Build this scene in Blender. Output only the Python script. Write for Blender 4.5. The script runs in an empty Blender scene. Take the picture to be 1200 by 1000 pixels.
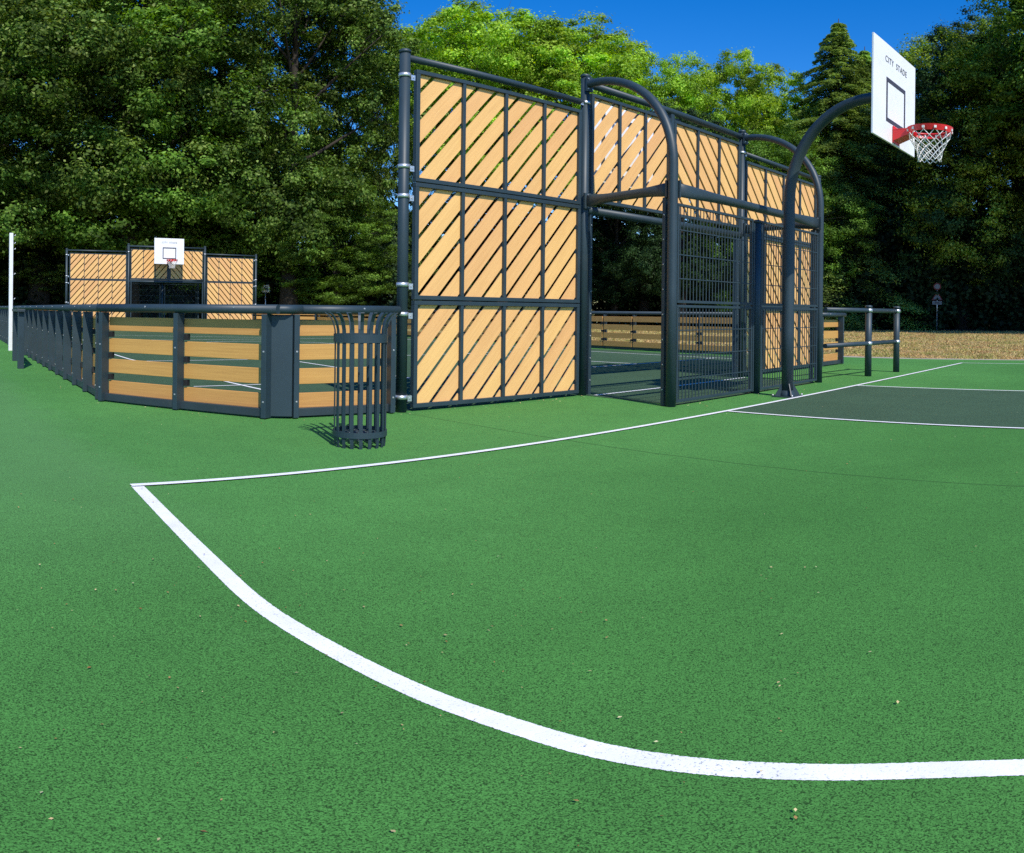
import bpy, bmesh, math, random
import numpy as np
from mathutils import Vector, Matrix

random.seed(7)
S = bpy.context.scene
COL = S.collection
PI = math.pi

# ------------------------------------------------------------------ helpers
def lin(r, g, b):
    f = lambda c: (c/255/12.92) if c/255 <= .04045 else ((c/255+.055)/1.055)**2.4
    return (f(r), f(g), f(b), 1)

class NT:
    """tiny helper round a node tree"""
    def __init__(s, m):
        s.t = m.node_tree; s.t.nodes.clear()
    def n(s, typ, ins=None, **kw):
        nd = s.t.nodes.new(typ)
        for k, v in kw.items(): setattr(nd, k, v)
        for k, v in (ins or {}).items():
            sock = nd.inputs[k]
            if isinstance(v, bpy.types.NodeSocket): s.t.links.new(v, sock)
            else: sock.default_value = v
        return nd
    def ramp(s, fac, stops):
        nd = s.n('ShaderNodeValToRGB', {'Fac': fac}); e = nd.color_ramp.elements
        while len(e) < len(stops): e.new(.5)
        for i, (p, c) in enumerate(stops):
            e[i].position = p; e[i].color = c if len(c) == 4 else (*c, 1)
        return nd.outputs['Color']
    def math(s, op, a, b=0, clamp=False):
        return s.n('ShaderNodeMath', {0: a, 1: b}, operation=op, use_clamp=clamp).outputs[0]
    def mix(s, f, a, b, bt='MIX'):
        nd = s.n('ShaderNodeMix', data_type='RGBA', blend_type=bt)
        for k, v in ((0, f), (6, a), (7, b)):
            if isinstance(v, bpy.types.NodeSocket): s.t.links.new(v, nd.inputs[k])
            else: nd.inputs[k].default_value = v
        return nd.outputs[2]
    def noise(s, vec, scale, detail=3, rough=.55):
        i = {'Scale': scale, 'Detail': detail, 'Roughness': rough}
        if vec is not None: i['Vector'] = vec
        return s.n('ShaderNodeTexNoise', i).outputs['Fac']
    def out(s, bsdf):
        s.n('ShaderNodeOutputMaterial', {'Surface': bsdf})

def newmat(name):
    m = bpy.data.materials.new(name); m.use_nodes = True
    return m, NT(m)

G = lambda v: (v, v, v, 1)

def mat_simple(name, col, rough=.5, metal=0, var=.12, scale=6, bump=0, bscale=60, dirt=None):
    m, t = newmat(name)
    co = t.n('ShaderNodeTexCoord').outputs['Object']
    nz = t.noise(co, scale, 4)
    c0 = tuple(x*(1-var) for x in col[:3])+(1,); c1 = tuple(min(1, x*(1+var)) for x in col[:3])+(1,)
    c = t.ramp(nz, [(.3, c0), (.7, c1)])
    if dirt:
        d = t.ramp(t.noise(co, 2.3, 6, .7), [(.55, G(0)), (.75, G(1))])
        c = t.mix(t.math('MULTIPLY', d, .5), c, dirt)
    b = t.n('ShaderNodeBsdfPrincipled', {'Base Color': c, 'Roughness': rough, 'Metallic': metal})
    if bump:
        bm = t.n('ShaderNodeBump', {'Height': t.noise(co, bscale, 3), 'Strength': bump, 'Distance': .002})
        t.t.links.new(bm.outputs[0], b.inputs['Normal'])
    t.out(b.outputs[0]); return m

def mat_board(name, base, dark):
    m, t = newmat(name)
    uv = t.n('ShaderNodeTexCoord').outputs['UV']
    mp = t.n('ShaderNodeMapping', {'Vector': uv, 'Scale': (2.2, 60, 1)}).outputs[0]
    g1 = t.noise(mp, 1.0, 6, .6)
    mp2 = t.n('ShaderNodeMapping', {'Vector': uv, 'Scale': (1.0, 9, 1)}).outputs[0]
    g2 = t.noise(mp2, 1.0, 3)
    rnd = t.n('ShaderNodeNewGeometry').outputs['Random Per Island']
    c = t.ramp(g1, [(.28, dark), (.62, base)])
    light = tuple(min(1, x*1.12) for x in base[:3])+(1,)
    c = t.mix(t.ramp(g2, [(.4, G(0)), (.75, G(.5))]), c, light)
    hsv = t.n('ShaderNodeHueSaturation', {'Color': c, 'Value': t.math('ADD', t.math('MULTIPLY', rnd, .09), .95),
              'Hue': t.math('ADD', t.math('MULTIPLY', rnd, .012), .494)})
    b = t.n('ShaderNodeBsdfPrincipled', {'Base Color': hsv.outputs[0], 'Roughness': .62})
    bm = t.n('ShaderNodeBump', {'Height': g1, 'Strength': .25, 'Distance': .002})
    t.t.links.new(bm.outputs[0], b.inputs['Normal'])
    t.out(b.outputs[0]); return m

def mat_court(name, c_hi, c_lo, seam=True):
    m, t = newmat(name)
    co = t.n('ShaderNodeTexCoord').outputs['Object']
    gr = t.n('ShaderNodeTexVoronoi', {'Vector': co, 'Scale': 230.0, 'Randomness': 1.0}, feature='F1')
    big = t.noise(co, .35, 5, .6)
    med = t.noise(co, 2.6, 5, .65)
    fine = t.noise(co, 290, 2, .6)
    dark = tuple(x*.20 for x in c_lo[:3])+(1,)
    c = t.mix(t.ramp(big, [(.3, G(0)), (.7, G(1))]), c_lo, c_hi)
    c = t.mix(t.ramp(med, [(.35, G(.0)), (.7, G(.28))]), c, tuple(x*.75 for x in c_lo[:3])+(1,))
    gv = t.n('ShaderNodeSeparateColor', {'Color': gr.outputs['Color']}).outputs[0]
    c = t.n('ShaderNodeHueSaturation', {'Color': c, 'Value': t.math('ADD', t.math('MULTIPLY', gv, .45), .82)}).outputs[0]
    # pits between the granules, in patches of different density
    gap = t.n('ShaderNodeTexVoronoi', {'Vector': co, 'Scale': 265.0, 'Randomness': 1.0}, feature='F1').outputs['Distance']
    dens = t.math('ADD', t.ramp(t.noise(co, .8, 3, .6), [(.35, G(.0)), (.65, G(.6))]), t.ramp(t.noise(co, 6, 3, .6), [(.4, G(.0)), (.7, G(.4))]))
    pv = t.math('ADD', t.math('MULTIPLY', gap, .55), t.math('MULTIPLY', fine, .75))
    pit = t.ramp(t.math('ADD', pv, t.math('MULTIPLY', dens, .035)), [(.735, G(0)), (.81, G(1))])
    c = t.mix(t.math('MULTIPLY', pit, .82), c, dark)
    if seam:
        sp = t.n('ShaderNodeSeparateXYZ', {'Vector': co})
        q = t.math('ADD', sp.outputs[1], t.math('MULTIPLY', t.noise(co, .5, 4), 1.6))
        near_dark = t.ramp(t.math('MULTIPLY', t.math('SUBTRACT', -1.9, q), .55), [(0, G(0)), (1, G(.85))])  # foreground darkened in the colour, standing in for shaded pits seen from above
        c = t.mix(near_dark, c, t.n('ShaderNodeHueSaturation', {'Color': c, 'Value': .80, 'Saturation': 1.04}).outputs[0])
        worn = t.ramp(t.math('ADD', t.math('MULTIPLY', t.math('SUBTRACT', -2.75, sp.outputs[0]), 2.0), t.math('MULTIPLY', t.math('SUBTRACT', t.noise(co, 1.8, 5, .7), .5), 1.6)), [(.1, G(0)), (.9, G(1))])
        coarse = t.ramp(t.noise(co, 150, 3, .65), [(.52, G(0)), (.62, G(1))])
        c = t.mix(t.math('MULTIPLY', t.math('MULTIPLY', worn, t.ramp(t.math('ADD', t.math('MULTIPLY', sp.outputs[1], .25), 1.0), [(.1, G(0)), (.6, G(1))])), .22), c, (.17, .34, .14, 1))
        c = t.mix(t.math('MULTIPLY', t.math('MULTIPLY', worn, coarse), .55), c, dark)
    # pale worn patches and scuffs
    sc = t.ramp(t.noise(co, 1.6, 8, .8), [(.60, G(0)), (.78, G(.22))])
    c = t.mix(sc, c, tuple(min(1, x*1.3+.03) for x in c_hi[:3])+(1,))
    if seam:
        sep = t.n('ShaderNodeSeparateXYZ', {'Vector': co})
        wob = t.math('MULTIPLY', t.math('SUBTRACT', t.noise(co, 1.2, 2), .5), .06)
        for (ax, pos) in ((0, .0),):
            d = t.math('ABSOLUTE', t.math('SUBTRACT', t.math('ADD', sep.outputs[ax], wob), pos))
            k = t.ramp(d, [(.004, G(.75)), (.013, G(0))])
            c = t.mix(k, c, tuple(x*.35 for x in c_lo[:3])+(1,))
    b = t.n('ShaderNodeBsdfPrincipled', {'Base Color': c, 'Roughness': .85, 'Specular IOR Level': .2})
    hgt = t.math('SUBTRACT', t.math('MULTIPLY', gr.outputs['Distance'], -.5), pit)
    bm = t.n('ShaderNodeBump', {'Height': hgt, 'Strength': .5, 'Distance': .0018})
    t.t.links.new(bm.outputs[0], b.inputs['Normal'])
    t.out(b.outputs[0]); return m

def mat_paint():
    m, t = newmat('white_line_paint')
    co = t.n('ShaderNodeTexCoord').outputs['Object']
    uv = t.n('ShaderNodeSeparateXYZ', {'Vector': t.n('ShaderNodeTexCoord').outputs['UV']}).outputs[0]
    f = t.noise(co, 150, 3, .7)
    pit = t.ramp(f, [(.59, G(0)), (.66, G(1))])
    wear = t.ramp(t.noise(co, 2.2, 4), [(.35, G(.1)), (.7, G(1))])
    c = t.ramp(t.noise(co, 8, 4), [(.3, G(.76)), (.7, G(.88))])
    c = t.mix(t.math('MULTIPLY', pit, wear), c, (.14, .17, .14, 1))
    b = t.n('ShaderNodeBsdfPrincipled', {'Base Color': c, 'Roughness': .7})
    bm = t.n('ShaderNodeBump', {'Height': f, 'Strength': .35, 'Distance': .002}, invert=True)
    t.t.links.new(bm.outputs[0], b.inputs['Normal'])
    # the sprayed edge follows the granules
    e = t.math('SUBTRACT', .5, t.math('ABSOLUTE', t.math('SUBTRACT', uv, .5)))
    e = t.math('ADD', e, t.math('MULTIPLY', t.math('SUBTRACT', t.noise(co, 110, 3, .7), .5), .13))
    k = t.math('GREATER_THAN', e, .035)
    mx = t.n('ShaderNodeMixShader', {0: k, 1: t.n('ShaderNodeBsdfTransparent').outputs[0], 2: b.outputs[0]})
    t.out(mx.outputs[0]); return m

def mat_leaf(name, stops, trans=.35, hue=.02, clump=.55, rough=.5):
    m, t = newmat(name)
    geo = t.n('ShaderNodeNewGeometry').outputs['Random Per Island']
    co = t.n('ShaderNodeTexCoord').outputs['Object']
    rnd = t.n('ShaderNodeObjectInfo').outputs['Random']
    c = t.ramp(geo, stops)
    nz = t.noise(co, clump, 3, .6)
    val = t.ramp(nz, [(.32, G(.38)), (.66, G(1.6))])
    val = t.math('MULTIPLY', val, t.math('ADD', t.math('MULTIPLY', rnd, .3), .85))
    h = t.math('ADD', t.math('MULTIPLY', t.math('SUBTRACT', rnd, .5), hue), .5)
    c = t.n('ShaderNodeHueSaturation', {'Color': c, 'Value': val, 'Hue': h}).outputs[0]
    b = t.n('ShaderNodeBsdfPrincipled', {'Base Color': c, 'Roughness': rough, 'Specular IOR Level': .1})
    tr = t.n('ShaderNodeBsdfTranslucent', {'Color': t.n('ShaderNodeHueSaturation', {'Color': c, 'Value': 1.5, 'Saturation': 1.15, 'Hue': .485}).outputs[0]})
    mx = t.n('ShaderNodeMixShader', {0: trans, 1: b.outputs[0], 2: tr.outputs[0]})
    t.out(mx.outputs[0]); return m

def mat_bark(name, col):
    m, t = newmat(name)
    co = t.n('ShaderNodeTexCoord').outputs['Object']
    mp = t.n('ShaderNodeMapping', {'Vector': co, 'Scale': (6, 6, 1.2)}).outputs[0]
    nz = t.noise(mp, 2.0, 6, .7)
    c = t.ramp(nz, [(.3, tuple(x*.4 for x in col[:3])+(1,)), (.7, col)])
    b = t.n('ShaderNodeBsdfPrincipled', {'Base Color': c, 'Roughness': .9})
    bm = t.n('ShaderNodeBump', {'Height': nz, 'Strength': .8, 'Distance': .04})
    t.t.links.new(bm.outputs[0], b.inputs['Normal'])
    t.out(b.outputs[0]); return m

def mat_terrain():
    m, t = newmat('dry_grass_ground')
    co = t.n('ShaderNodeTexCoord').outputs['Object']
    sep = t.n('ShaderNodeSeparateXYZ', {'Vector': co})
    a = t.noise(co, .35, 6, .65); b_ = t.noise(co, 3.5, 6, .7); f = t.noise(co, 22, 4, .7)
    straw = t.ramp(f, [(.3, (.26, .16, .07, 1)), (.7, (.60, .41, .19, 1))])
    green = t.ramp(f, [(.3, (.12, .13, .035, 1)), (.7, (.33, .33, .10, 1))])
    c = t.mix(t.ramp(b_, [(.46, G(0)), (.6, G(1))]), straw, green)
    # the lawn greens towards the left (low x, high y)
    far = t.ramp(t.math('MULTIPLY', t.math('SUBTRACT', sep.outputs[1], 12), .04), [(0, G(0)), (1, G(.8))])
    c = t.mix(far, c, green)
    b = t.n('ShaderNodeBsdfPrincipled', {'Base Color': c, 'Roughness': .95})
    bm = t.n('ShaderNodeBump', {'Height': f, 'Strength': 1.0, 'Distance': .05})
    t.t.links.new(bm.outputs[0], b.inputs['Normal'])
    t.out(b.outputs[0]); return m

M = {}
M['metal'] = mat_simple('anthracite_powder_coat', (.023, .042, .054, 1), .5, 0, .12, 3, .1, 220, dirt=(.05, .065, .068, 1))
M['metal_low'] = mat_simple('anthracite_powder_coat_dusty', (.026, .038, .047, 1), .5, 0, .15, 3, .12, 220, dirt=(.08, .08, .07, 1))
M['galv'] = mat_simple('galvanised_steel', (.62, .64, .66, 1), .38, .75, .12, 25)
M['bolt'] = mat_simple('zinc_bolt', (.5, .5, .5, 1), .4, .6, .1, 40)
M['rubber'] = mat_simple('black_rubber', (.012, .012, .013, 1), .7)
M['board'] = mat_board('composite_timber', (.84, .475, .175, 1), (.73, .39, .135, 1))
M['board_fence'] = mat_board('composite_timber_worn', (.58, .30, .082, 1), (.45, .22, .058, 1))
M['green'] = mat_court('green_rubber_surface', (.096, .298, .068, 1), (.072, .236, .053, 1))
M['dgreen'] = mat_court('dark_green_surface', (.066, .128, .070, 1), (.052, .104, .056, 1), seam=False)
M['paint'] = mat_paint()
M['white'] = mat_simple('white_laminate', (.86, .86, .87, 1), .38, 0, .03, 3, dirt=(.66, .63, .58, 1))
M['whitemetal'] = mat_simple('white_enamel', (.80, .80, .79, 1), .4, 0, .05, 5, dirt=(.5, .48, .42, 1))
M['black'] = mat_simple('black_marking', (.055, .05, .07, 1), .5)
M['letter'] = mat_simple('dark_lettering', (.07, .07, .08, 1), .5)
M['red'] = mat_simple('red_rim_paint', (.72, .022, .025, 1), .35, 0, .1, 12)
M['sign_red'] = mat_simple('shade_dark_sign_red', (.16, .02, .02, 1), .7)  # sign red darkened to stand in for the shade of the trees
M['sign_white'] = mat_simple('shade_dark_sign_white', (.22, .22, .21, 1), .7)  # sign white lowered likewise, tree shade put into the colour
M['rope'] = mat_simple('white_net_rope', (.78, .76, .72, 1), .8, 0, .1, 60)
M['terrain'] = mat_terrain()
M['asphalt'] = mat_simple('worn_asphalt', (.055, .055, .058, 1), .9, 0, .3, 12, .8, 150)
M['gravel'] = mat_simple('pale_gravel', (.36, .31, .25, 1), .95, 0, .45, 45, 1, 90)
M['bark'] = mat_bark('tree_bark', (.11, .085, .06, 1))
M['bark_dark'] = mat_bark('shade_dark_bark', (.05, .04, .03, 1))  # darker copy of the bark, shade below the crowns put into its colour
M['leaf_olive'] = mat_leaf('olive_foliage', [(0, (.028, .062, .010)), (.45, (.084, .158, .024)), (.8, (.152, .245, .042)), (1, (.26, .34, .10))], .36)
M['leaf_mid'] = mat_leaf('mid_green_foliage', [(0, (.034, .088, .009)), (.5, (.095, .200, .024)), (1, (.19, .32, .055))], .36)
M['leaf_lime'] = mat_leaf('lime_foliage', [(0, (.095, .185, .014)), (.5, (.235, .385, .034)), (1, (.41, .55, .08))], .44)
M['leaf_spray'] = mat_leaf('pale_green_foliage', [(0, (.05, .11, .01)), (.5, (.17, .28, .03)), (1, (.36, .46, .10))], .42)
M['leaf_dark'] = mat_leaf('dark_foliage_part_shade', [(0, (.010, .026, .010)), (.5, (.022, .055, .016)), (1, (.045, .095, .028))], .15)  # dark green leaves; on the right-hand trees the colour also stands in for shade
M['leaf_wood'] = mat_leaf('understorey_painted_shade', [(0, (.006, .013, .006)), (.5, (.013, .028, .010)), (1, (.03, .055, .02))], .12, clump=.25)  # near-black leaf colour carries the shade under the crowns
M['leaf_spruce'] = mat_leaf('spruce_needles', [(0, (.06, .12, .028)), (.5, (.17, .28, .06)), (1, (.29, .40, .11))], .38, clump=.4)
def mat_grass():
    m, t = newmat('grass_blades')
    geo = t.n('ShaderNodeNewGeometry').outputs['Random Per Island']
    co = t.n('ShaderNodeTexCoord').outputs['Object']
    straw = t.ramp(geo, [(0, (.44, .26, .10, 1)), (.5, (.66, .43, .18, 1)), (1, (.78, .56, .28, 1))])
    green = t.ramp(geo, [(0, (.24, .25, .06, 1)), (.6, (.46, .44, .13, 1)), (1, (.68, .56, .26, 1))])
    earth = t.ramp(geo, [(0, (.34, .20, .09, 1)), (1, (.60, .38, .19, 1))])
    c = t.mix(t.ramp(t.noise(co, .9, 5, .7), [(.43, G(0)), (.56, G(1))]), straw, green)
    mp = t.n('ShaderNodeMapping', {'Vector': co, 'Location': (31, 7, 0)}).outputs[0]
    c = t.mix(t.ramp(t.noise(mp, .6, 4, .7), [(.55, G(0)), (.66, G(.8))]), c, earth)
    b = t.n('ShaderNodeBsdfDiffuse', {'Color': c}); tr = t.n('ShaderNodeBsdfTranslucent', {'Color': c})
    t.out(t.n('ShaderNodeMixShader', {0: .3, 1: b.outputs[0], 2: tr.outputs[0]}).outputs[0]); return m
M['grass'] = mat_grass()
M['debris'] = mat_leaf('leaf_litter', [(0, (.20, .09, .03)), (.4, (.42, .27, .11)), (.75, (.62, .50, .26)), (1, (.60, .62, .35))], .1, hue=0, rough=.8)
M['stone'] = mat_simple('pale_gate_stone', (.45, .42, .38, 1), .9, 0, .15, 5)

class MB:
    def __init__(s): s.v = []; s.f = []; s.uv = []; s.mi = []; s.mats = []; s.smooth = []
    def mslot(s, m):
        if m not in s.mats: s.mats.append(m)
        return s.mats.index(m)
    def face(s, pts, m, uv=None, smooth=False):
        b = len(s.v); s.v += [tuple(p) for p in pts]; s.f.append(tuple(range(b, b+len(pts))))
        s.uv += uv or [(0, 0)]*len(pts); s.mi.append(s.mslot(m)); s.smooth.append(smooth)
    def poly(s, verts, faces, m, smooth=False, uvs=None):
        b = len(s.v); s.v += [tuple(p) for p in verts]; k = s.mslot(m)
        for f in faces:
            s.f.append(tuple(b+i for i in f)); s.mi.append(k); s.smooth.append(smooth)
            s.uv += [uvs[i] for i in f] if uvs else [(0, 0)]*len(f)
    def obox(s, c, ax, ay, az, hx, hy, hz, m):
        c, ax, ay, az = Vector(c), Vector(ax), Vector(ay), Vector(az); vs = []
        for i in (-1, 1):
            for j in (-1, 1):
                for k in (-1, 1): vs.append(c+ax*hx*i+ay*hy*j+az*hz*k)
        uvs = [(hx*i*1.0, hy*j*.2+hz*k) for i in (-1, 1) for j in (-1, 1) for k in (-1, 1)]
        fs = [(0, 1, 3, 2), (4, 6, 7, 5), (0, 4, 5, 1), (2, 3, 7, 6), (0, 2, 6, 4), (1, 5, 7, 3)]
        s.poly(vs, fs, m, uvs=uvs)
    def box(s, x0, x1, y0, y1, z0, z1, m):
        s.obox(((x0+x1)/2, (y0+y1)/2, (z0+z1)/2), (1, 0, 0), (0, 1, 0), (0, 0, 1), (x1-x0)/2, (y1-y0)/2, (z1-z0)/2, m)
    def bar(s, a, b, w, h, m, up=(0, 0, 1)):
        a, b = Vector(a), Vector(b); d = (b-a); L = d.length; d.normalize(); up = Vector(up)
        if abs(d.dot(up)) > .99: up = Vector((0, 1, 0))
        sd = d.cross(up).normalized(); u = sd.cross(d).normalized()
        s.obox((a+b)/2, d, sd, u, L/2, w/2, h/2, m)
    def tube(s, pts, r, m, n=14, caps=True, sq=None, closed=False):
        """r: radius or list; sq: list of (width factor, height factor) for flattened ends"""
        P = [Vector(p) for p in pts]; N = len(P); rs = r if isinstance(r, (list, tuple)) else [r]*N
        ring = []; prev = None
        for i, p in enumerate(P):
            if closed: d = (P[(i+1) % N]-P[i-1]).normalized()
            else: d = (P[min(i+1, N-1)]-P[max(i-1, 0)]).normalized()
            if prev is None:
                up = Vector((0, 0, 1)) if abs(d.z) < .95 else Vector((0, 1, 0))
                x = d.cross(up).normalized()
            else:
                x = (prev-d*prev.dot(d)).normalized()
            prev = x; y = x.cross(d).normalized()
            fx, fy = sq[i] if sq else (1, 1)
            ring.append([p+x*math.cos(2*PI*k/n)*rs[i]*fx+y*math.sin(2*PI*k/n)*rs[i]*fy for k in range(n)])
        b = len(s.v); mk = s.mslot(m)
        for rg in ring: s.v += [tuple(q) for q in rg]
        def add(f, sm):
            s.f.append(f); s.mi.append(mk); s.smooth.append(sm); s.uv += [(0, 0)]*len(f)
        M_ = N if closed else N-1
        for i in range(M_):
            j = (i+1) % N
            for k in range(n):
                k2 = (k+1) % n
                add((b+i*n+k, b+i*n+k2, b+j*n+k2, b+j*n+k), True)
        if caps and not closed:
            add(tuple(b+k for k in range(n))[::-1], False); add(tuple(b+(N-1)*n+k for k in range(n)), False)
    def build(s, name, parent=None, bevel=0, loc=None, off=None):
        me = bpy.data.meshes.new(name)
        vs = s.v
        if off is not None: vs = [(x-off[0], y-off[1], z-off[2]) for x, y, z in vs]
        me.from_pydata(vs, [], s.f)
        for m in s.mats: me.materials.append(m)
        me.polygons.foreach_set('material_index', s.mi); me.polygons.foreach_set('use_smooth', s.smooth)
        uvl = me.uv_layers.new(name='UVMap'); uvl.data.foreach_set('uv', [c for u in s.uv for c in u])
        me.update()
        bm = bmesh.new(); bm.from_mesh(me); bmesh.ops.recalc_face_normals(bm, faces=bm.faces); bm.to_mesh(me); bm.free()
        o = bpy.data.objects.new(name, me); COL.objects.link(o)
        if parent: o.parent = parent
        if loc is not None: o.location = loc
        if bevel:
            b = o.modifiers.new('edge', 'BEVEL'); b.width = bevel; b.segments = 2; b.limit_method = 'ANGLE'; b.angle_limit = math.radians(50)
        return o

def tag(o, label, cat, group=None):
    o['label'] = label; o['category'] = cat
    if group: o['group'] = group
    return o
def thing(name, loc, label, cat, group=None, rz=0):
    o = bpy.data.objects.new(name, None); COL.objects.link(o); o.location = loc; o.rotation_euler = (0, 0, rz)
    o.empty_display_size = .2
    return tag(o, label, cat, group)
def struct(o): o['kind'] = 'structure'; return o
def stuff(o): o['kind'] = 'stuff'; return o
def dup(o, loc, rz, label, scale=None, mat=None):
    r = o.copy(); COL.objects.link(r); r.location = loc; r.rotation_euler = (0, 0, rz); r['label'] = label
    if scale: r.scale = scale
    for ch in list(o.children):
        c = ch.copy(); COL.objects.link(c); c.parent = r
        for g in ch.children:
            d = g.copy(); COL.objects.link(d); d.parent = c
    return r

CAM = Vector((-4.1826, -5.8957, 1.0)); YAW = .7545; FX = 936.2483
def polar(u, r):
    az = YAW+(u-600)/FX
    return CAM.x+r*math.sin(az), CAM.y+r*math.cos(az)

# ------------------------------------------------------------------ the ground
def smooth(t): t = max(0, min(1, t)); return t*t*(3-2*t)
def height(x, y):
    # a low bank rises behind the far goal
    return 1.15*smooth((y-27.5)/26)*smooth((34-x)/30)+5*smooth((math.hypot(x-CAM.x, y-CAM.y)-76)/50)
def sheet(name, poly, z, m):
    b = MB(); b.face([(x, y, z) for x, y in poly], m); return struct(b.build(name))

g = MB(); N = 90
N = 150
xs = [-220+ i*(520/N) for i in range(N+1)]; ys = [-160+i*(460/N) for i in range(N+1)]
vs = [(x, y, height(x, y)-.03) for y in ys for x in xs]
fs = [(j*(N+1)+i, j*(N+1)+i+1, (j+1)*(N+1)+i+1, (j+1)*(N+1)+i) for j in range(N) for i in range(N)]
g.poly(vs, fs, M['terrain'], True)
ground = struct(g.build('ground'))

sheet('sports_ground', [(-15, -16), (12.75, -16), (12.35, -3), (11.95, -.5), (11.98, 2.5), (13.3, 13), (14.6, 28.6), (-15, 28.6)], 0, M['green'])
# gravel strip along the lawn side, ragged edge
b = MB(); e0 = []; e1 = []
yy = -16
edge = lambda y: 12.35+(-.4/2.5)*(y+3)*(-.0)+(12.35-11.95)/(-2.5)*(y+3) if -3 <= y <= -.5 else (12.35+(y+3)*(-.4/13) if y < -3 else 11.95+(y+.5)*.09)
while yy < 28.6:
    e0.append((edge(yy)-.10, yy)); e1.append((edge(yy)+.30+random.random()*.22, yy)); yy += .22
for i in range(len(e0)-1):
    b.face([(*e0[i], -.006), (*e1[i], -.006), (*e1[i+1], -.006), (*e0[i+1], -.006)], M['gravel'])
struct(b.build('gravel_edge'))
sheet('inner_pitch', [(-.05, .04), (8.55, .04), (9.6, .04), (10.6, 1.6), (13.0, 25.2), (10.9, 26.9), (1.9, 26.9), (-1.05, 25.2), (-2.16, 1.8), (-1.15, .14)], .004, M['dgreen'])
b = MB(); b.face([(x, y, .004) for x, y in [(2.35, -1.33), (5.6, -1.33), (5.8, .04), (2.45, .04)]], M['dgreen']); struct(b.build('goal_floor'))
sheet('key_area', [(2.25, -2.03), (5.43, -2.03), (5.5, -8.2), (2.2, -8.2)], .004, M['dgreen'])
# asphalt lane behind the lawn, under the trees
b = MB()
P0 = [polar(u, 50.5) for u in range(180, 1700, 40)]; P1_ = [polar(u, 56) for u in range(180, 1700, 40)]
for i in range(len(P0)-1):
    q = [P0[i], P1_[i], P1_[i+1], P0[i+1]]
    b.face([(x, y, height(x, y)+.02) for x, y in q], M['asphalt'])
struct(b.build('road'))

# painted lines
b = MB()
def pline(pts, w, z=.008):
    P = [Vector((x, y)) for x, y in pts]; L = []; R = []
    for i, p in enumerate(P):
        d = (P[min(i+1, len(P)-1)]-P[max(i-1, 0)]).normalized(); n = Vector((-d.y, d.x))*w/2
        L.append(p+n); R.append(p-n)
    for i in range(len(P)-1):
        b.face([(*L[i], z), (*R[i], z), (*R[i+1], z), (*L[i+1], z)], M['paint'], uv=[(0, 0), (1, 0), (1, 1), (0, 1)])
SA = [(0, 0), (-.11, -1.32), (-.15, -1.75), (-.14, -2.04), (-.12, -2.3), (-.10, -2.52), (-.06, -2.75), (-.03, -2.94), (.02, -3.10), (.08, -3.24), (.11, -3.31), (.16, -3.42), (.20, -3.51), (.25, -3.66), (.40, -4.3), (.6, -5.2), (1.0, -8)]
side = [(-3.03+a, -2.0+c) for a, c in SA]
# smooth the side line
def chaik(p, n=2):
    for _ in range(n):
        q = [p[0]]
        for i in range(len(p)-1):
            a, c = Vector(p[i]), Vector(p[i+1]); q += [tuple(a*.75+c*.25), tuple(a*.25+c*.75)]
        p = q+[p[-1]]
    return p
pline(chaik(side), .070, .002)
pline([(-3.063, -2.0), (2, -2.0), (10.93, -2.0)], .055, .0085)
pline([(10.9, -2.0), (11.2, -5), (11.6, -10)], .05)
pline([(2.22, -2.0), (2.2, -8.2)], .05)
pline([(5.43, -2.0), (5.5, -8.2)], .05)
struct(b.build('court_lines'))
b = MB()
pline([(-.3, .3), (-.25, 8), (1.0, 26.3)], .05, .009)
pline([(9.7, .3), (10.2, 8), (12.0, 26.3)], .05, .009)
pline([(2.5, -.14), (5.8, -.14)], .05, .0095)
pline([(-.9, 2.9), (9.8, 2.9)], .05, .0095)
pline([(-.2, 7.4), (9.9, 7.45)], .05, .0095)
pline([(1.5, 16.4), (11, 16.7)], .05, .0095)
pline([(2.6, 20.6), (7.3, 17.7)], .05, .0095)
pline([(2.2, 2.9), (2.5, 7.42)], .05, .0095)
pline([(7.2, 2.9), (7.0, 7.42)], .05, .0095)
pline([(5+1.9*math.cos(a*PI/16), 13.2+1.9*math.sin(a*PI/16)) for a in range(33)], .05, .0095)
struct(b.build('pitch_lines'))

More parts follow.
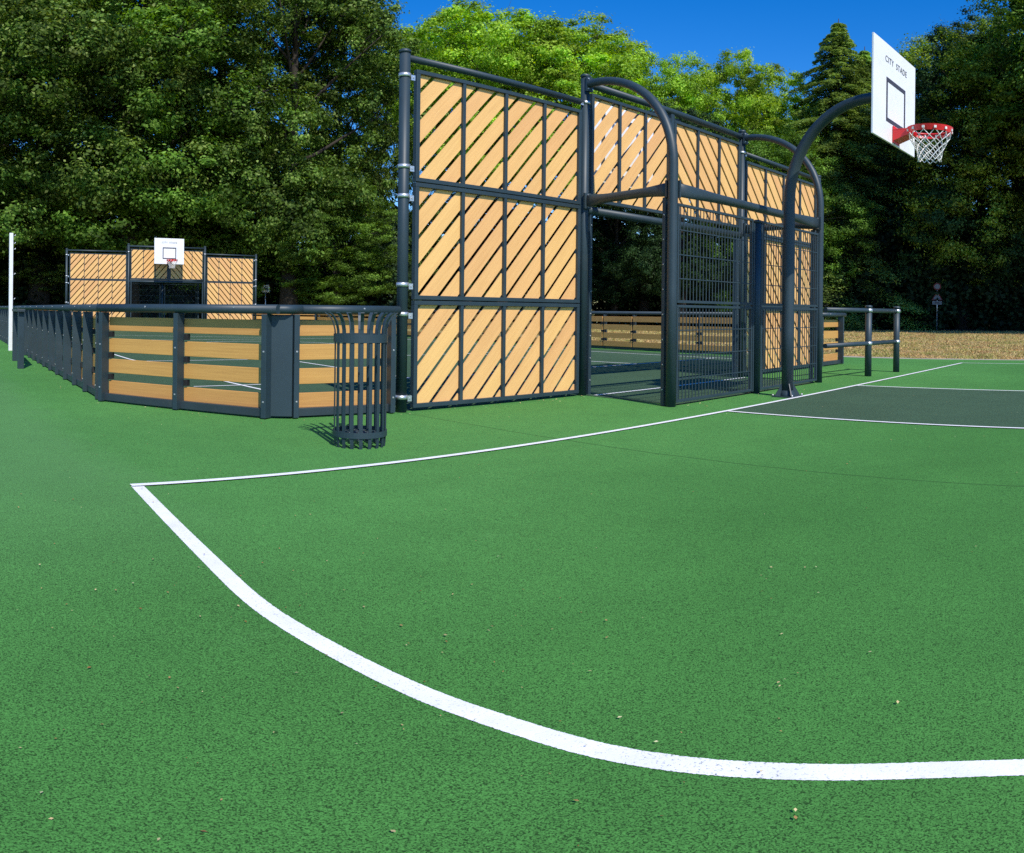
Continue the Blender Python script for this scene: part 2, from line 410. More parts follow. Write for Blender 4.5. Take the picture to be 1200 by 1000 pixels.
# ------------------------------------------------------------------ goal wall
W2, WM, W3, W4 = 2.437, 4.08, 5.864, 8.508
def clip(poly, x0, x1, z0, z1):
    def cut(p, f, inter):
        o = []
        for i in range(len(p)):
            a, c = p[i], p[(i+1) % len(p)]
            if f(a): o.append(a)
            if f(a) != f(c): o.append(inter(a, c))
        return o
    def ix(v): return lambda a, c: (v, a[1]+(c[1]-a[1])*(v-a[0])/(c[0]-a[0]))
    def iz(v): return lambda a, c: (a[0]+(c[0]-a[0])*(v-a[1])/(c[1]-a[1]), v)
    for f, n in ((lambda p: p[0] >= x0, ix(x0)), (lambda p: p[0] <= x1, ix(x1)), (lambda p: p[1] >= z0, iz(z0)), (lambda p: p[1] <= z1, iz(z1))):
        if len(poly) < 3: return []
        poly = cut(poly, f, n)
    return poly
def slat_panel(root, x0, x1, z0, z1, bays, sgn, phase=0.0, yb=.002):
    """steel frame with mullions and diagonal composite boards"""
    fr = MB(); fw = .042; y0, y1 = -.032, .022
    fr.box(x0, x1, y0, y1, z0, z0+fw, M['metal']); fr.box(x0, x1, y0, y1, z1-fw, z1, M['metal'])
    fr.box(x0, x0+fw, y0+.001, y1-.001, z0+fw, z1-fw, M['metal']); fr.box(x1-fw, x1, y0+.001, y1-.001, z0+fw, z1-fw, M['metal'])
    bw = (x1-x0-fw)/bays; mw = .036
    for i in range(1, bays):
        xm = x0+fw/2+bw*i; fr.box(xm-mw/2, xm+mw/2, y0+.003, y1-.012, z0+fw, z1-fw, M['metal'])
    f = fr.build('panel_frame', root, bevel=.003)
    bd = MB(); sl = 1.20; per = .292; gap = .062
    for i in range(bays):
        a0 = x0+fw/2+bw*i+(fw/2 if i == 0 else mw/2)-.004; a1 = x0+fw/2+bw*(i+1)-(fw/2 if i == bays-1 else mw/2)+.004
        za, zb = z0+fw-.004, z1-fw+.004
        for k in range(-4, 9):
            zl = za+phase+k*per
            if sgn > 0: q = [(a0, zl), (a1, zl+(a1-a0)*sl), (a1, zl+(a1-a0)*sl+per-gap), (a0, zl+per-gap)]
            else: q = [(a0, zl+(a1-a0)*sl), (a1, zl), (a1, zl+per-gap), (a0, zl+(a1-a0)*sl+per-gap)]
            q = clip(q, a0, a1, za, zb)
            if len(q) < 3: continue
            dv = Vector((1, sl*sgn)).normalized(); nv = Vector((-dv.y, dv.x)); ro = random.random()*20
            uv = [(Vector(p).dot(dv)+ro, Vector(p).dot(nv)+ro) for p in q]
            n = len(q); vs = [(p[0], yb, p[1]) for p in q]+[(p[0], yb+.018, p[1]) for p in q]
            fs = [tuple(range(n)), tuple(range(2*n-1, n-1, -1))]+[(j, (j+1) % n, n+(j+1) % n, n+j) for j in range(n)]
            bd.poly(vs, fs, M['board'], uvs=uv+uv)
    o = bd.build('boards', f)
    return f

def mesh_panel(root, a, c, z0, z1, nv, hz):
    """welded wire panel between plan points a and c"""
    a, c = Vector(a), Vector(c); d = (c-a).normalized(); fr = MB(); up = Vector((0, 0, 1))
    P = lambda t, z: (a.x+d.x*t, a.y+d.y*t, z)
    L = (c-a).length; fw = .03
    fr.bar(P(0, z0+fw/2), P(L, z0+fw/2), fw, fw, M['metal']); fr.bar(P(0, z1-fw/2), P(L, z1-fw/2), fw, fw, M['metal'])
    nrm = Vector((d.y, -d.x, 0))
    for t in (fw/2, L-fw/2):
        p = P(t, (z0+z1)/2); fr.obox(p, (d.x, d.y, 0), nrm, up, fw/2-.001, fw/2-.001, (z1-z0)/2-fw, M['metal'])
    f = fr.build('mesh_frame', root, bevel=.003)
    w = MB()
    for i in range(1, nv):
        t = L*i/nv; w.tube([P(t, z0+.02), P(t, z1-.02)], .0055, M['metal'], 6, False)
    for z in hz:
        p = P(L/2, z); q = (p[0]+nrm.x*.007, p[1]+nrm.y*.007, z)
        w.obox(q, (d.x, d.y, 0), nrm, up, L/2-.01, .003, .0055, M['metal'])
    w.build('wire_mesh', f)
    return f

def clamp(root, x, z, dirx, r=.052):
    c = MB(); c.tube([(x, 0, z-.02), (x, 0, z+.02)], r+.006, M['galv'], 20)
    c.box(min(x+dirx*r, x+dirx*(r+.045)), max(x+dirx*r, x+dirx*(r+.045)), -.028, -.012, z-.045, z+.012, M['galv'])
    c.tube([(x+dirx*(r+.024), -.034, z-.016), (x+dirx*(r+.024), -.026, z-.016)], .009, M['bolt'], 8)
    c.build('clamp', root)

def goal_wall(root, csg=(1, -1)):
    m = M['metal']
    for x, h in ((0, 3.68), (W2, 3.97), (W3, 3.97), (W4, 3.68)):
        p = MB(); r = .050; p.tube([(x, 0, 0), (x, 0, h-.02)], r, m, 24)
        p.tube([(x, 0, h-.035), (x, 0, h-.004), (x, 0, h+.008)], [r+.006, r+.006, r*.8], m, 24)
        p.build('post', root)
    # flat stanchions of the goal mouth, with bolt heads
    for x in (W2+.105, W3-.105):
        p = MB(); p.box(x-.022, x+.022, -.02, .05, 0, 2.30, m)
        for k in range(8):
            z = .18+k*.27; p.tube([(x, -.028, z), (x, -.019, z)], .009, M['bolt'], 8)
        p.build('stanchion', root, bevel=.003)
    # top rails
    for a, c, z, r in ((.03, W2-.03, 3.60, .037), (W3+.03, W4-.03, 3.60, .037), (W2+.03, W3-.03, 3.86, .045)):
        p = MB(); p.tube([(a, .0, z), (c, .0, z)], r, m, 18); p.build('top_rail', root)
    p = MB(); p.tube([(W2+.03, .0, 2.25), (W3-.03, .0, 2.25)], .05, m, 18); p.build('crossbar', root)
    p = MB(); p.box(WM-.035, WM+.035, -.03, .03, 2.31, 3.82, m); p.build('centre_post', root, bevel=.003)
    # boarded panels
    for x0, x1, sg in ((.115, W2-.085, 1), (W3+.085, W4-.115, -1)):
        for z0, z1, ph in ((.035, 1.105, .10), (1.115, 2.29, .0), (2.30, 3.485, .05)):
            slat_panel(root, x0, x1, z0, z1, 4, sg, ph)
    slat_panel(root, W2+.085, WM-.045, 2.36, 3.745, 3, csg[0], .0)
    slat_panel(root, WM+.045, W3-.085, 2.36, 3.745, 3, csg[1], .1)
    for z in (3.40, 2.44, 2.14, 1.26, .97, .15):
        clamp(root, 0, z, 1); clamp(root, W4, z, -1)
    for z in (3.6,): clamp(root, W2, z, -1); clamp(root, W3, z, 1)
    # the cage stands out behind the goal mouth
    D = -1.356; C1, CM, C2 = 2.224, 3.92, 5.667
    for cx, wx in ((C1, W2), (C2, W3)):
        p = MB(); pts = [(cx, D, 0), (cx, D, 1.2), (cx, D, 2.3), (cx, D, 2.62)]
        for k in range(1, 19):
            a = k/18*PI/2; pts.append((cx+(wx-cx)*(1-math.cos(a))**1.0*1.0, D+(abs(D)-.06)*(1-math.cos(a)), 2.62+1.22*math.sin(a)))
        pts.append((wx, -.05, 3.84))
        p.tube(pts, .050, m, 20)
        p.box(wx-.05, wx+.05, -.07, -.045, 3.74, 3.93, m)
        for z in (3.77, 3.90):
            for q in (-.035, .035): p.tube([(wx+q, -.082, z), (wx+q, -.069, z)], .01, M['bolt'], 8)
        p.build('arch_post', root)
    p = MB(); p.tube([(CM, D, 0), (CM, D, 2.16)], .052, m, 20); p.tube([(CM, D, 2.16), (CM, D, 2.19), (CM, D, 2.20)], [.056, .056, .03], m, 20)
    for q in (-.09, .09): p.box(CM+q-.012, CM+q+.012, D-.02, D+.02, .03, 2.15, m)
    p.build('middle_post', root)
    # hoop ring tubes, flattened where they are bolted on
    def ring(a, c):
        a, c = Vector(a), Vector(c); pts = []; sq = []
        for k in range(15):
            t = k/14; pts.append(a.lerp(c, t)); e = smooth(min(t, 1-t)/.28); sq.append((.42+.58*e, 1.45-.45*e))
        p = MB(); p.tube(pts, .054, m, 18, True, sq)
        d = (c-a).normalized()
        for end, sgn in ((a, 1), (c, -1)):
            q = end+d*sgn*.004; p.obox(q, d, Vector((d.y, -d.x, 0)), (0, 0, 1), .012, .045, .095, m)
            for zz in (-.07, .07): p.obox(q+Vector((0, 0, zz))+d*sgn*.016, d, Vector((d.y, -d.x, 0)), (0, 0, 1), .008, .01, .01, M['bolt'])
        return p.build('ring_tube', root)
    zr = 2.35
    ring((W2-.02, -.06, zr), (C1+.02, D+.06, zr)); ring((C2-.02, D+.06, zr), (W3+.02, -.06, zr)); ring((C1+.06, D, zr), (C2-.06, D, zr))
    # wire panels in front
    for a, c in ((C1+.075, CM-.105), (CM+.105, C2-.075)):
        mesh_panel(root, (a, D), (c, D), 1.115, 2.20, 25, (1.38, 1.64, 1.91))
        mesh_panel(root, (a, D), (c, D), .035, 1.095, 25, (.29, .55, .82))
    # flat stanchions beside the cage posts
    for x, y in ((C1+.02, D+.10), (C2-.02, D+.10)):
        p = MB(); p.box(x-.03, x+.03, y-.02, y+.02, 0, 2.26, m)
        for k in range(8):
            z = .18+k*.27; p.tube([(x-.03, y-.005, z), (x-.04, y-.005, z)], .009, M['bolt'], 8)
        p.build('stanchion', root, bevel=.003)

near = thing('goal_wall', (0, 0, 0), 'tall boarded goal wall with arched steel cage standing close behind the litter bin', 'goal wall', 'boarded goal walls of the pitch')
goal_wall(near)
FARX, FARY = 2.25, 26.4
far = thing('goal_wall', (FARX+W4, FARY, 0.0), 'distant boarded goal wall at the far end of the fenced pitch under the trees', 'goal wall', 'boarded goal walls of the pitch', rz=PI)
goal_wall(far, (1, -1))

# ------------------------------------------------------------------ basketball hoops
def letters(parent, txt, cx, y, z, size, mat, flip=1):
    cu = bpy.data.curves.new('lettering', 'FONT'); cu.body = txt; cu.size = size; cu.align_x = 'CENTER'; cu.align_y = 'CENTER'; cu.extrude = .0008
    cu.space_character = 1.12
    t = bpy.data.objects.new('tmp', cu); COL.objects.link(t)
    bpy.context.view_layer.update()
    me = bpy.data.meshes.new_from_object(t.evaluated_get(bpy.context.evaluated_depsgraph_get()))
    me.name = 'lettering'; me.materials.clear(); me.materials.append(mat)
    bpy.data.objects.remove(t); bpy.data.curves.remove(cu)
    o = bpy.data.objects.new('lettering', me); COL.objects.link(o); o.parent = parent
    o.location = (cx, y, z); o.rotation_euler = (PI/2, 0, 0)
    return o
BW, BZ0, BZ1 = 1.30, -.17, 1.00
def hoop_head(root, cx, y, z):
    """backboard facing -Y with its front face at y; z = rim height"""
    bd = MB(); bd.box(cx-BW/2, cx+BW/2, y, y+.022, z+BZ0, z+BZ1, M['white'])
    # steel frame behind
    for q in (-.45, .45): bd.box(cx+q-.02, cx+q+.02, y+.023, y+.055, z+BZ0+.06, z+BZ1-.06, M['metal'])
    for q in (.12, .80): bd.box(cx-.43, cx+.43, y+.024, y+.052, z+q-.02, z+q+.02, M['metal'])
    o = bd.build('backboard', root, bevel=.004)
    tg = MB(); x0, x1, z0, z1 = cx-.29, cx+.30, z+.06, z+.585; w = .036
    tg.box(x0, x1, y-.004, y-.001, z1-.05, z1, M['black']); tg.box(x0, x1, y-.004, y-.001, z0, z0+.045, M['black'])
    tg.box(x0, x0+w, y-.004, y-.001, z0+.045, z1-.05, M['black']); tg.box(x1-w, x1, y-.004, y-.001, z0+.045, z1-.05, M['black'])
    tg.build('target_square', o)
    letters(o, 'CITY', cx-.205, y-.002, z+.80, .108, M['letter']); letters(o, 'STADE', cx+.17, y-.002, z+.80, .108, M['letter'])
    rm = MB(); R = .225; yc = y-.15-R
    ring = lambda rr, zz: [(cx+rr*math.cos(k*2*PI/40), yc+rr*math.sin(k*2*PI/40), zz) for k in range(40)]
    rm.tube(ring(R, z), .011, M['red'], 10, closed=True)
    # flat safety collar round the rim
    for k in range(40):
        a0, a1 = k*2*PI/40, (k+1)*2*PI/40
        q = lambda a, rr, zz: (cx+rr*math.cos(a), yc+rr*math.sin(a), zz)
        rm.face([q(a0, R+.014, z+.012), q(a1, R+.014, z+.012), q(a1, R-.004, z-.055), q(a0, R-.004, z-.055)], M['red'], smooth=True)
    # bracket: plate on the board, sloping gussets out to the rim
    rm.box(cx-.10, cx+.10, y-.012, y-.0045, z-.15, z+.045, M['red'])
    rm.box(cx-.10, cx+.10, y-.175, y-.012, z-.004, z+.008, M['red'])
    for q in (-.095, .095):
        rm.poly([(cx+q-.004, y-.012, z-.13), (cx+q+.004, y-.012, z-.13), (cx+q-.004, y-.012, z+.0), (cx+q+.004, y-.012, z+.0),
                 (cx+q-.004, y-.20, z-.05), (cx+q+.004, y-.20, z-.05), (cx+q-.004, y-.20, z+.0), (cx+q+.004, y-.20, z+.0)],
                [(0, 1, 3, 2), (4, 6, 7, 5), (0, 4, 5, 1), (2, 3, 7, 6), (0, 2, 6, 4), (1, 5, 7, 3)], M['red'])
    rm.face([(cx-.095, y-.012, z-.13), (cx+.095, y-.012, z-.13), (cx+.095, y-.20, z-.05), (cx-.095, y-.20, z-.05)], M['red'])
    rim = rm.build('rim', root)
    nt = MB(); n = 12; rows = [(0, .222, -.035), (1, .205, -.10), (2, .178, -.155), (3, .152, -.205), (4, .135, -.25), (5, .125, -.295), (6, .122, -.335), (7, .118, -.37)]
    pt = lambda i, k: (cx+rows[i][1]*math.cos((k+.5*(i % 2))*2*PI/n), yc+rows[i][1]*math.sin((k+.5*(i % 2))*2*PI/n), z+rows[i][2]-(.012 if k % 3 == 0 else 0))
    for k in range(n):
        for i in range(7):
            kk = k if i % 2 == 0 else k+1
            nt.tube([pt(i, k), pt(i+1, k if i % 2 == 0 else k)], .0045, M['rope'], 5, False)
            nt.tube([pt(i, k), pt(i+1, k-1 if i % 2 == 0 else k+1)], .0045, M['rope'], 5, False)
        nt.tube([(cx+R*math.cos(k*2*PI/n), yc+R*math.sin(k*2*PI/n), z-.005), pt(0, k)], .007, M['rope'], 5, False)
        a = k*2*PI/n; nt.obox((cx+(R+.008)*math.cos(a), yc+(R+.008)*math.sin(a), z-.022), (math.cos(a), math.sin(a), 0), (-math.sin(a), math.cos(a), 0), (0, 0, 1), .006, .013, .014, M['rope'])
    nt.build('net', root)

hb = (3.77, -1.85)
hs = thing('basketball_hoop', (hb[0], hb[1], 0), 'near basketball hoop on a tall curved grey steel pole beside the dark key', 'basketball hoop', 'basketball hoops on the courts')
RZ = 3.12; bc = (3.64, -3.14)
p = MB(); pts = [(0, 0, 0), (0, 0, .8), (0, 0, 1.6), (0, 0, 2.38)]
for k in range(1, 17):
    a = k/16*PI/2; pts.append(((bc[0]-hb[0])*.5*(1-math.cos(a)), -1.0*(1-math.cos(a)), 2.38+1.20*math.sin(a)))
pts.append((bc[0]-hb[0], bc[1]-hb[1]+.10, 3.60))
p.tube(pts, [.064]*len(pts), M['metal'], 24)
p.tube([(0, 0, 0), (0, 0, .03), (0, 0, .08)], [.09, .08, .066], M['metal'], 24)
p.obox((bc[0]-hb[0], bc[1]-hb[1]+.075, 3.60), (1, 0, 0), (0, 1, 0), (0, 0, 1), .13, .012, .10, M['metal'])
pole = p.build('pole', hs)
p = MB(); p.box(-.13, .13, -.13, .13, .0, .014, M['metal'])
for i in range(4):
    a = i*PI/2+PI/4; c, s_ = math.cos(a), math.sin(a)
    p.poly([(c*.06-s_*.005, s_*.06+c*.005, .014), (c*.15-s_*.005, s_*.15+c*.005, .014), (c*.06-s_*.005, s_*.06+c*.005, .17),
            (c*.06+s_*.005, s_*.06-c*.005, .014), (c*.15+s_*.005, s_*.15-c*.005, .014), (c*.06+s_*.005, s_*.06-c*.005, .17)],
           [(0, 1, 2), (3, 5, 4), (0, 3, 4, 1), (1, 4, 5, 2), (2, 5, 3, 0)], M['metal'])
    p.tube([(.12*(1 if i in (0, 3) else -1), .12*(1 if i < 2 else -1), .014), (.12*(1 if i in (0, 3) else -1), .12*(1 if i < 2 else -1), .035)], .011, M['bolt'], 8)
p.build('base_plate', pole)
hoop_head(hs, bc[0]-hb[0], bc[1]-hb[1], RZ)

def wall_hoop(label, loc, rz):
    r = thing('basketball_hoop', loc, label, 'basketball hoop', 'basketball hoops on the courts', rz=rz)
    hoop_head(r, 0, -.80, 3.02)
    for q in (-.25, .25):
        p = MB(); p.bar((q, -.745, 3.80), (q, -.05, 3.80), .05, .05, M['metal']); p.bar((q, -.745, 3.1), (q, -.05, 3.70), .04, .04, M['metal']); p.build('bracket', r, bevel=.003)
    return r
wall_hoop('white basketball hoop mounted on the far goal wall', (FARX+W4/2-.08, FARY, 0.18), 0)
wall_hoop('white basketball board glimpsed through the slats, on the inner side of the near goal wall', (4.1, 0.0, 0.0), PI)

# ------------------------------------------------------------------ rail fences
def fence(label, a, c, n, outward, rail_ext=(0, 0), first=True, last=True, zoff=0):
    """one straight run; posts are deep plates, four boards per bay"""
    a, c = Vector((*a, zoff)), Vector((*c, zoff)); root = thing('rail_fence', tuple(a), label, 'fence', 'low boarded rail fences round the pitch')
    d = (c-a); L = d.length; d.normalize(); o = Vector((d.y, -d.x, 0))
    if o.dot(Vector((*outward, 0))) < 0: o = -o
    up = Vector((0, 0, 1)); P = lambda t, q, z: d*t+o*q+up*z
    r = MB(); r.tube([P(-rail_ext[0], .035, 1.005), P(L+rail_ext[1], .035, 1.005)], .043, M['metal'], 20)
    for i in range(int(L)+1): r.tube([P(min(L-.1, .3+i), .075, 1.02), P(min(L-.1, .3+i), .081, 1.02)], .008, M['bolt'], 8)
    r.build('handrail', root)
    r = MB(); r.bar(P(0, .0, .055), P(L, .0, .055), .055, .075, M['metal_low']); r.build('bottom_rail', root, bevel=.003)
    for i in range(n+1):
        t = L*i/n
        if (i == 0 and not first) or (i == n and not last): continue
        b = MB(); b.obox(P(t, .018, .485), d, o, up, .024, .052, .475, M['metal'])
        for z in (.27, .50, .725):
            for s_ in (-1, 1):
                if 0 < t+s_*.05 < L: b.obox(P(t+s_*.044, -.047, z), d, o, up, .0195, .024, .030, M['rubber'])
        for z in (.16, .62): b.obox(P(t, .0705, z), d, o, up, .008, .004, .008, M['bolt'])
        b.build('post', root, bevel=.003)
    for i in range(n):
        t0, t1 = L*i/n+.022, L*(i+1)/n-.022; b = MB()
        for z in (.155, .385, .61, .835):
            q = -.050+random.uniform(-.003, .003); hh = .073; dz = random.uniform(-.003, .003)
            cc = P((t0+t1)/2, q, z+dz); ro = random.random()*30
            vs = []; uv = []
            for sx in (-1, 1):
                for sy in (-1, 1):
                    for sz in (-1, 1):
                        vs.append(cc+d*sx*(t1-t0)/2+o*sy*.014+up*sz*hh); uv.append((sx*(t1-t0)/2+ro, sz*hh+ro+sy*.014))
            b.poly(vs, [(0, 1, 3, 2), (4, 6, 7, 5), (0, 4, 5, 1), (2, 3, 7, 6), (0, 2, 6, 4), (1, 5, 7, 3)], M['board_fence'], uvs=uv)
        b.build('boards', root, bevel=.003)
    return root

fence('short fence bay behind the litter bin, joining the near goal wall', (-.13, .0), (-1.05, .09), 1, (0, -1), (.07, .05))
cr = fence('two-bay fence cutting the near left corner of the pitch', (-1.27, .14), (-2.27, 1.74), 2, (-1, -.6), (.12, .05))
# corner filler between the two runs
b = MB(); b.bar((0.19, -.085, .485), (.03, .015, .485), .05, .93, M['metal'])
b.build('corner_plate', cr, bevel=.006)
b = MB(); b.tube([(0.26, -.10, 1.005), (.11, -.098, 1.005), (.03, -.05, 1.005), (-.05, .04, 1.005)], .0425, M['metal'], 20); b.build('rail_elbow', cr)
fence('long left fence of the pitch running away towards the trees', (-2.26, 1.88), (-1.15, 25.0), 31, (-1, 0), (.1, .1))
fence('fence at the far left corner of the pitch beside the distant goal wall', (-1.0, 25.2), (.9, 27.0), 2, (-1, 1), (.05, .05))
fence('short fence at the far end between corner and distant goal wall', (1.0, 27.15), (2.05, 27.2), 1, (0, 1), (.05, .05))
fence('short fence bay right of the cage, ending beside the grey barrier', (W4+.13, 0), (9.56, .0), 1, (0, -1), (.07, .12))
fence('long right fence of the pitch seen through the goal mouth', (11.15, 3.2), (13.2, 25.0), 21, (1, 0), (.1, .1))
fence('fence at the far right corner of the pitch', (13.15, 25.2), (11.85, 27.0), 2, (1, 1), (.05, .05))
fence('short fence right of the distant goal wall', (11.7, 27.15), (10.86, 27.2), 1, (0, 1), (.05, .05))

# ------------------------------------------------------------------ barriers
t = thing('barrier', (7.05, -1.54, 0), 'grey two-rail barrier with silver clamps right of the goal cage', 'barrier')
for x, y in ((0, 0), (1.06, -.08)):
    b = MB(); b.tube([(x, y, 0), (x, y, 1.12)], .052, M['metal'], 22); b.tube([(x, y, 1.12), (x, y, 1.155), (x, y, 1.165)], [.056, .056, .035], M['metal'], 22)
    o = b.build('post', t)
    for z in (1.08, .54):
        b = MB(); b.tube([(x, y, z-.028), (x, y, z+.028)], .060, M['galv'], 22); b.build('clamp', o)
for z in (1.08, .54):
    b = MB(); b.tube([(-1.32, .12, z), (0, 0, z), (1.06, -.08, z)], .036, M['metal'], 16); b.build('rail', t)
t = thing('barrier', (-2.50, 6.04, 0), 'low grey flat-topped barrier beside the long left fence, near the white post', 'barrier')
for x, y in ((0, 0), (.15, 1.75)):
    b = MB(); b.box(x-.045, x+.045, y-.05, y+.05, 0, .93, M['metal']); b.build('post', t, bevel=.004)
b = MB(); b.bar((-.01, -.12, .955), (.157, 1.85, .955), .11, .045, M['metal_low']); b.build('rail', t, bevel=.004)

# white net post
t = thing('net_post', (-2.02, 11.05, 0), 'slim white post with small hooks at the far left edge', 'post')
b = MB(); b.box(-.04, .04, -.04, .04, 0, 2.74, M['whitemetal']); b.build('shaft', t, bevel=.005)
for z in (2.68, 2.50, 2.36, 1.78, 1.2):
    b = MB(); b.tube([(.042, 0, z), (.085, 0, z), (.09, 0, z+.03)], .008, M['galv'], 8); b.build('hook', t)

# ------------------------------------------------------------------ litter bin
t = thing('litter_bin', (-1.29, -1.34, 0), 'round litter bin of dark vertical steel bars with a flared top', 'litter bin')
prof = [(.168, .0), (.172, .03), (.175, .15), (.175, .45), (.175, .80), (.178, .86), (.192, .92), (.216, .962), (.248, .985)]
sb = MB(); n_ = len(prof); w = .0115; vs = []
for i, (r_, z_) in enumerate(prof):
    j0, j1 = max(0, i-1), min(n_-1, i+1); dr, dz = prof[j1][0]-prof[j0][0], prof[j1][1]-prof[j0][1]; L = math.hypot(dr, dz); nx, nz = dz/L*.003, -dr/L*.003
    vs += [(r_+nx, -w, z_+nz), (r_+nx, w, z_+nz), (r_-nx, w, z_-nz), (r_-nx, -w, z_-nz)]
fs = []
for i in range(n_-1):
    for k in range(4): fs.append((4*i+k, 4*i+(k+1) % 4, 4*i+4+(k+1) % 4, 4*i+4+k))
fs += [(0, 3, 2, 1), tuple(4*(n_-1)+k for k in range(4))]
sb.poly(vs, fs, M['metal'], False)
bar0 = sb.build('bar', t)
NB = 18
for i in range(1, NB):
    c = bar0.copy(); COL.objects.link(c); c.parent = t; c.rotation_euler = (0, 0, 2*PI*i/NB)
for z0, z1, nm in ((.77, .83, 'upper_hoop'), (.080, .122, 'lower_hoop')):
    b = MB()
    for k in range(48):
        a0, a1 = 2*PI*k/48, 2*PI*(k+1)/48
        q = lambda a, r_, z: (r_*math.cos(a), r_*math.sin(a), z)
        for r0, r1 in ((.1795, .1845),):
            b.poly([q(a0, r0, z0), q(a1, r0, z0), q(a1, r1, z0), q(a0, r1, z0), q(a0, r0, z1), q(a1, r0, z1), q(a1, r1, z1), q(a0, r1, z1)],
                   [(0, 1, 2, 3), (7, 6, 5, 4), (0, 4, 5, 1), (2, 6, 7, 3)], M['metal'], False)
    b.build(nm, t)
b = MB()
for k in range(5): b.tube([(.16*math.cos(k*PI/5), .16*math.sin(k*PI/5), .1), (-.16*math.cos(k*PI/5), -.16*math.sin(k*PI/5), .1)], .006, M['metal'], 6)
for r_ in (.05, .11): b.tube([(r_*math.cos(k*PI/12), r_*math.sin(k*PI/12), .1) for k in range(24)], .006, M['metal'], 6, closed=True)
b.build('base_grid', t)

# ------------------------------------------------------------------ signs and gate
x, y = polar(1098, 50.6); az = YAW+(1098-600)/FX
t = thing('road_sign', (x, y, 0), 'shaded triangular warning sign with a small plate on a post under the right trees', 'sign', rz=-az)
b = MB(); b.tube([(0, 0, 0), (0, 0, 3.3)], .035, M['galv'], 12); b.build('post', t)
b = MB(); b.poly([(-.36, -.05, 2.08), (.36, -.05, 2.08), (0, -.05, 2.72), (-.36, -.04, 2.08), (.36, -.04, 2.08), (0, -.04, 2.72)], [(0, 1, 2), (5, 4, 3), (0, 3, 4, 1), (1, 4, 5, 2), (2, 5, 3, 0)], M['sign_red'])
b.poly([(-.25, -.054, 2.14), (.25, -.054, 2.14), (0, -.054, 2.60)], [(0, 1, 2)], M['sign_white'])
b.box(-.02, .02, -.059, -.055, 2.25, 2.42, M['black']); b.box(-.02, .02, -.059, -.055, 2.19, 2.225, M['black'])
b.build('warning_triangle', t)
b = MB(); b.box(-.30, .30, -.052, -.04, 1.78, 2.02, M['sign_white']); b.box(-.16, .16, -.056, -.053, 1.86, 1.94, M['black']); b.build('plate', t)
b = MB(); b.tube([(0, -.05, 3.02), (0, -.04, 3.02)], .24, M['sign_red'], 28); b.tube([(0, -.056, 3.02), (0, -.052, 3.02)], .17, M['sign_white'], 28); b.build('round_plate', t)

def small_sign(u, r, h, label, w=.45, hh=.42):
    x, y = polar(u, r); z = height(x, y)
    t = thing('sign', (x, y, z), label, 'sign', rz=-(YAW+(u-600)/FX))
    b = MB(); b.tube([(0, 0, 0), (0, 0, h)], .035, M['galv'], 12); b.build('post', t)
    b = MB(); b.box(-w/2, w/2, -.05, -.036, h-hh, h+.02, M['whitemetal']); b.box(-w*.28, w*.28, -.054, -.051, h-hh*.7, h-hh*.35, M['black']); b.build('plate', t, bevel=.004)
small_sign(311, 44, 2.35, 'small square white sign on a pale post right of the distant goal wall')

x, y = polar(197, 52); az = YAW+(197-600)/FX
t = thing('entrance_gate', (x, y, height(x, y)), 'pale barred gate between two stone pillars behind the distant goal', 'gate', rz=-az)
for q in (-1.25, 1.25):
    b = MB(); b.box(q-.22, q+.22, -.2, .2, 0, 1.75, M['stone']); b.box(q-.27, q+.27, -.25, .25, 1.75, 1.85, M['stone']); b.build('pillar', t, bevel=.02)
b = MB()
for k in range(15): b.box(-1.0+k*.143-.02, -1.0+k*.143+.02, -.02, .02, .1, 1.45, M['whitemetal'])
for z in (.25, 1.3): b.box(-1.03, 1.03, -.03, -.021, z-.03, z+.03, M['whitemetal'])
b.build('bars', t)

# ------------------------------------------------------------------ trees
rng = np.random.default_rng(11)
def leaf_mesh(name, cen, nrm, size, mat, aspect=.62):
    """one quad (rhombus, slightly folded) per leaf"""
    n = len(cen)
    nrm = nrm/np.linalg.norm(nrm, axis=1, keepdims=True)
    t = rng.normal(size=(n, 3)); t -= (t*nrm).sum(1, keepdims=True)*nrm; t /= np.linalg.norm(t, axis=1, keepdims=True)
    bt = np.cross(nrm, t); s = size[:, None]
    V = np.empty((n, 4, 3), np.float32)
    V[:, 0] = cen-t*s*.5; V[:, 2] = cen+t*s*.5
    V[:, 1] = cen+bt*s*aspect*.5+nrm*s*.10-t*s*.06; V[:, 3] = cen-bt*s*aspect*.5+nrm*s*.10-t*s*.06
    me = bpy.data.meshes.new(name)
    me.vertices.add(n*4); me.vertices.foreach_set('co', V.reshape(-1))
    me.loops.add(n*4); me.loops.foreach_set('vertex_index', np.arange(n*4, dtype=np.int32))
    me.polygons.add(n); me.polygons.foreach_set('loop_start', np.arange(0, n*4, 4, dtype=np.int32)); me.polygons.foreach_set('loop_total', np.full(n, 4, np.int32))
    me.update(calc_edges=True); me.materials.append(mat)
    return me

def clumps(centres, outward, per, spread, size, flat=.6):
    k = len(centres); idx = np.repeat(np.arange(k), per)
    sp = spread[idx][:, None]
    off = rng.normal(size=(k*per, 3))*sp*np.array([1, 1, flat])
    cen = centres[idx]+off
    od = off/(np.linalg.norm(off, axis=1, keepdims=True)+1e-6)
    nr = od*.75+outward[idx]*.45+rng.normal(size=(k*per, 3))*.32+np.array([0, 0, .35])
    return cen, nr, size*rng.uniform(.6, 1.35, k*per)

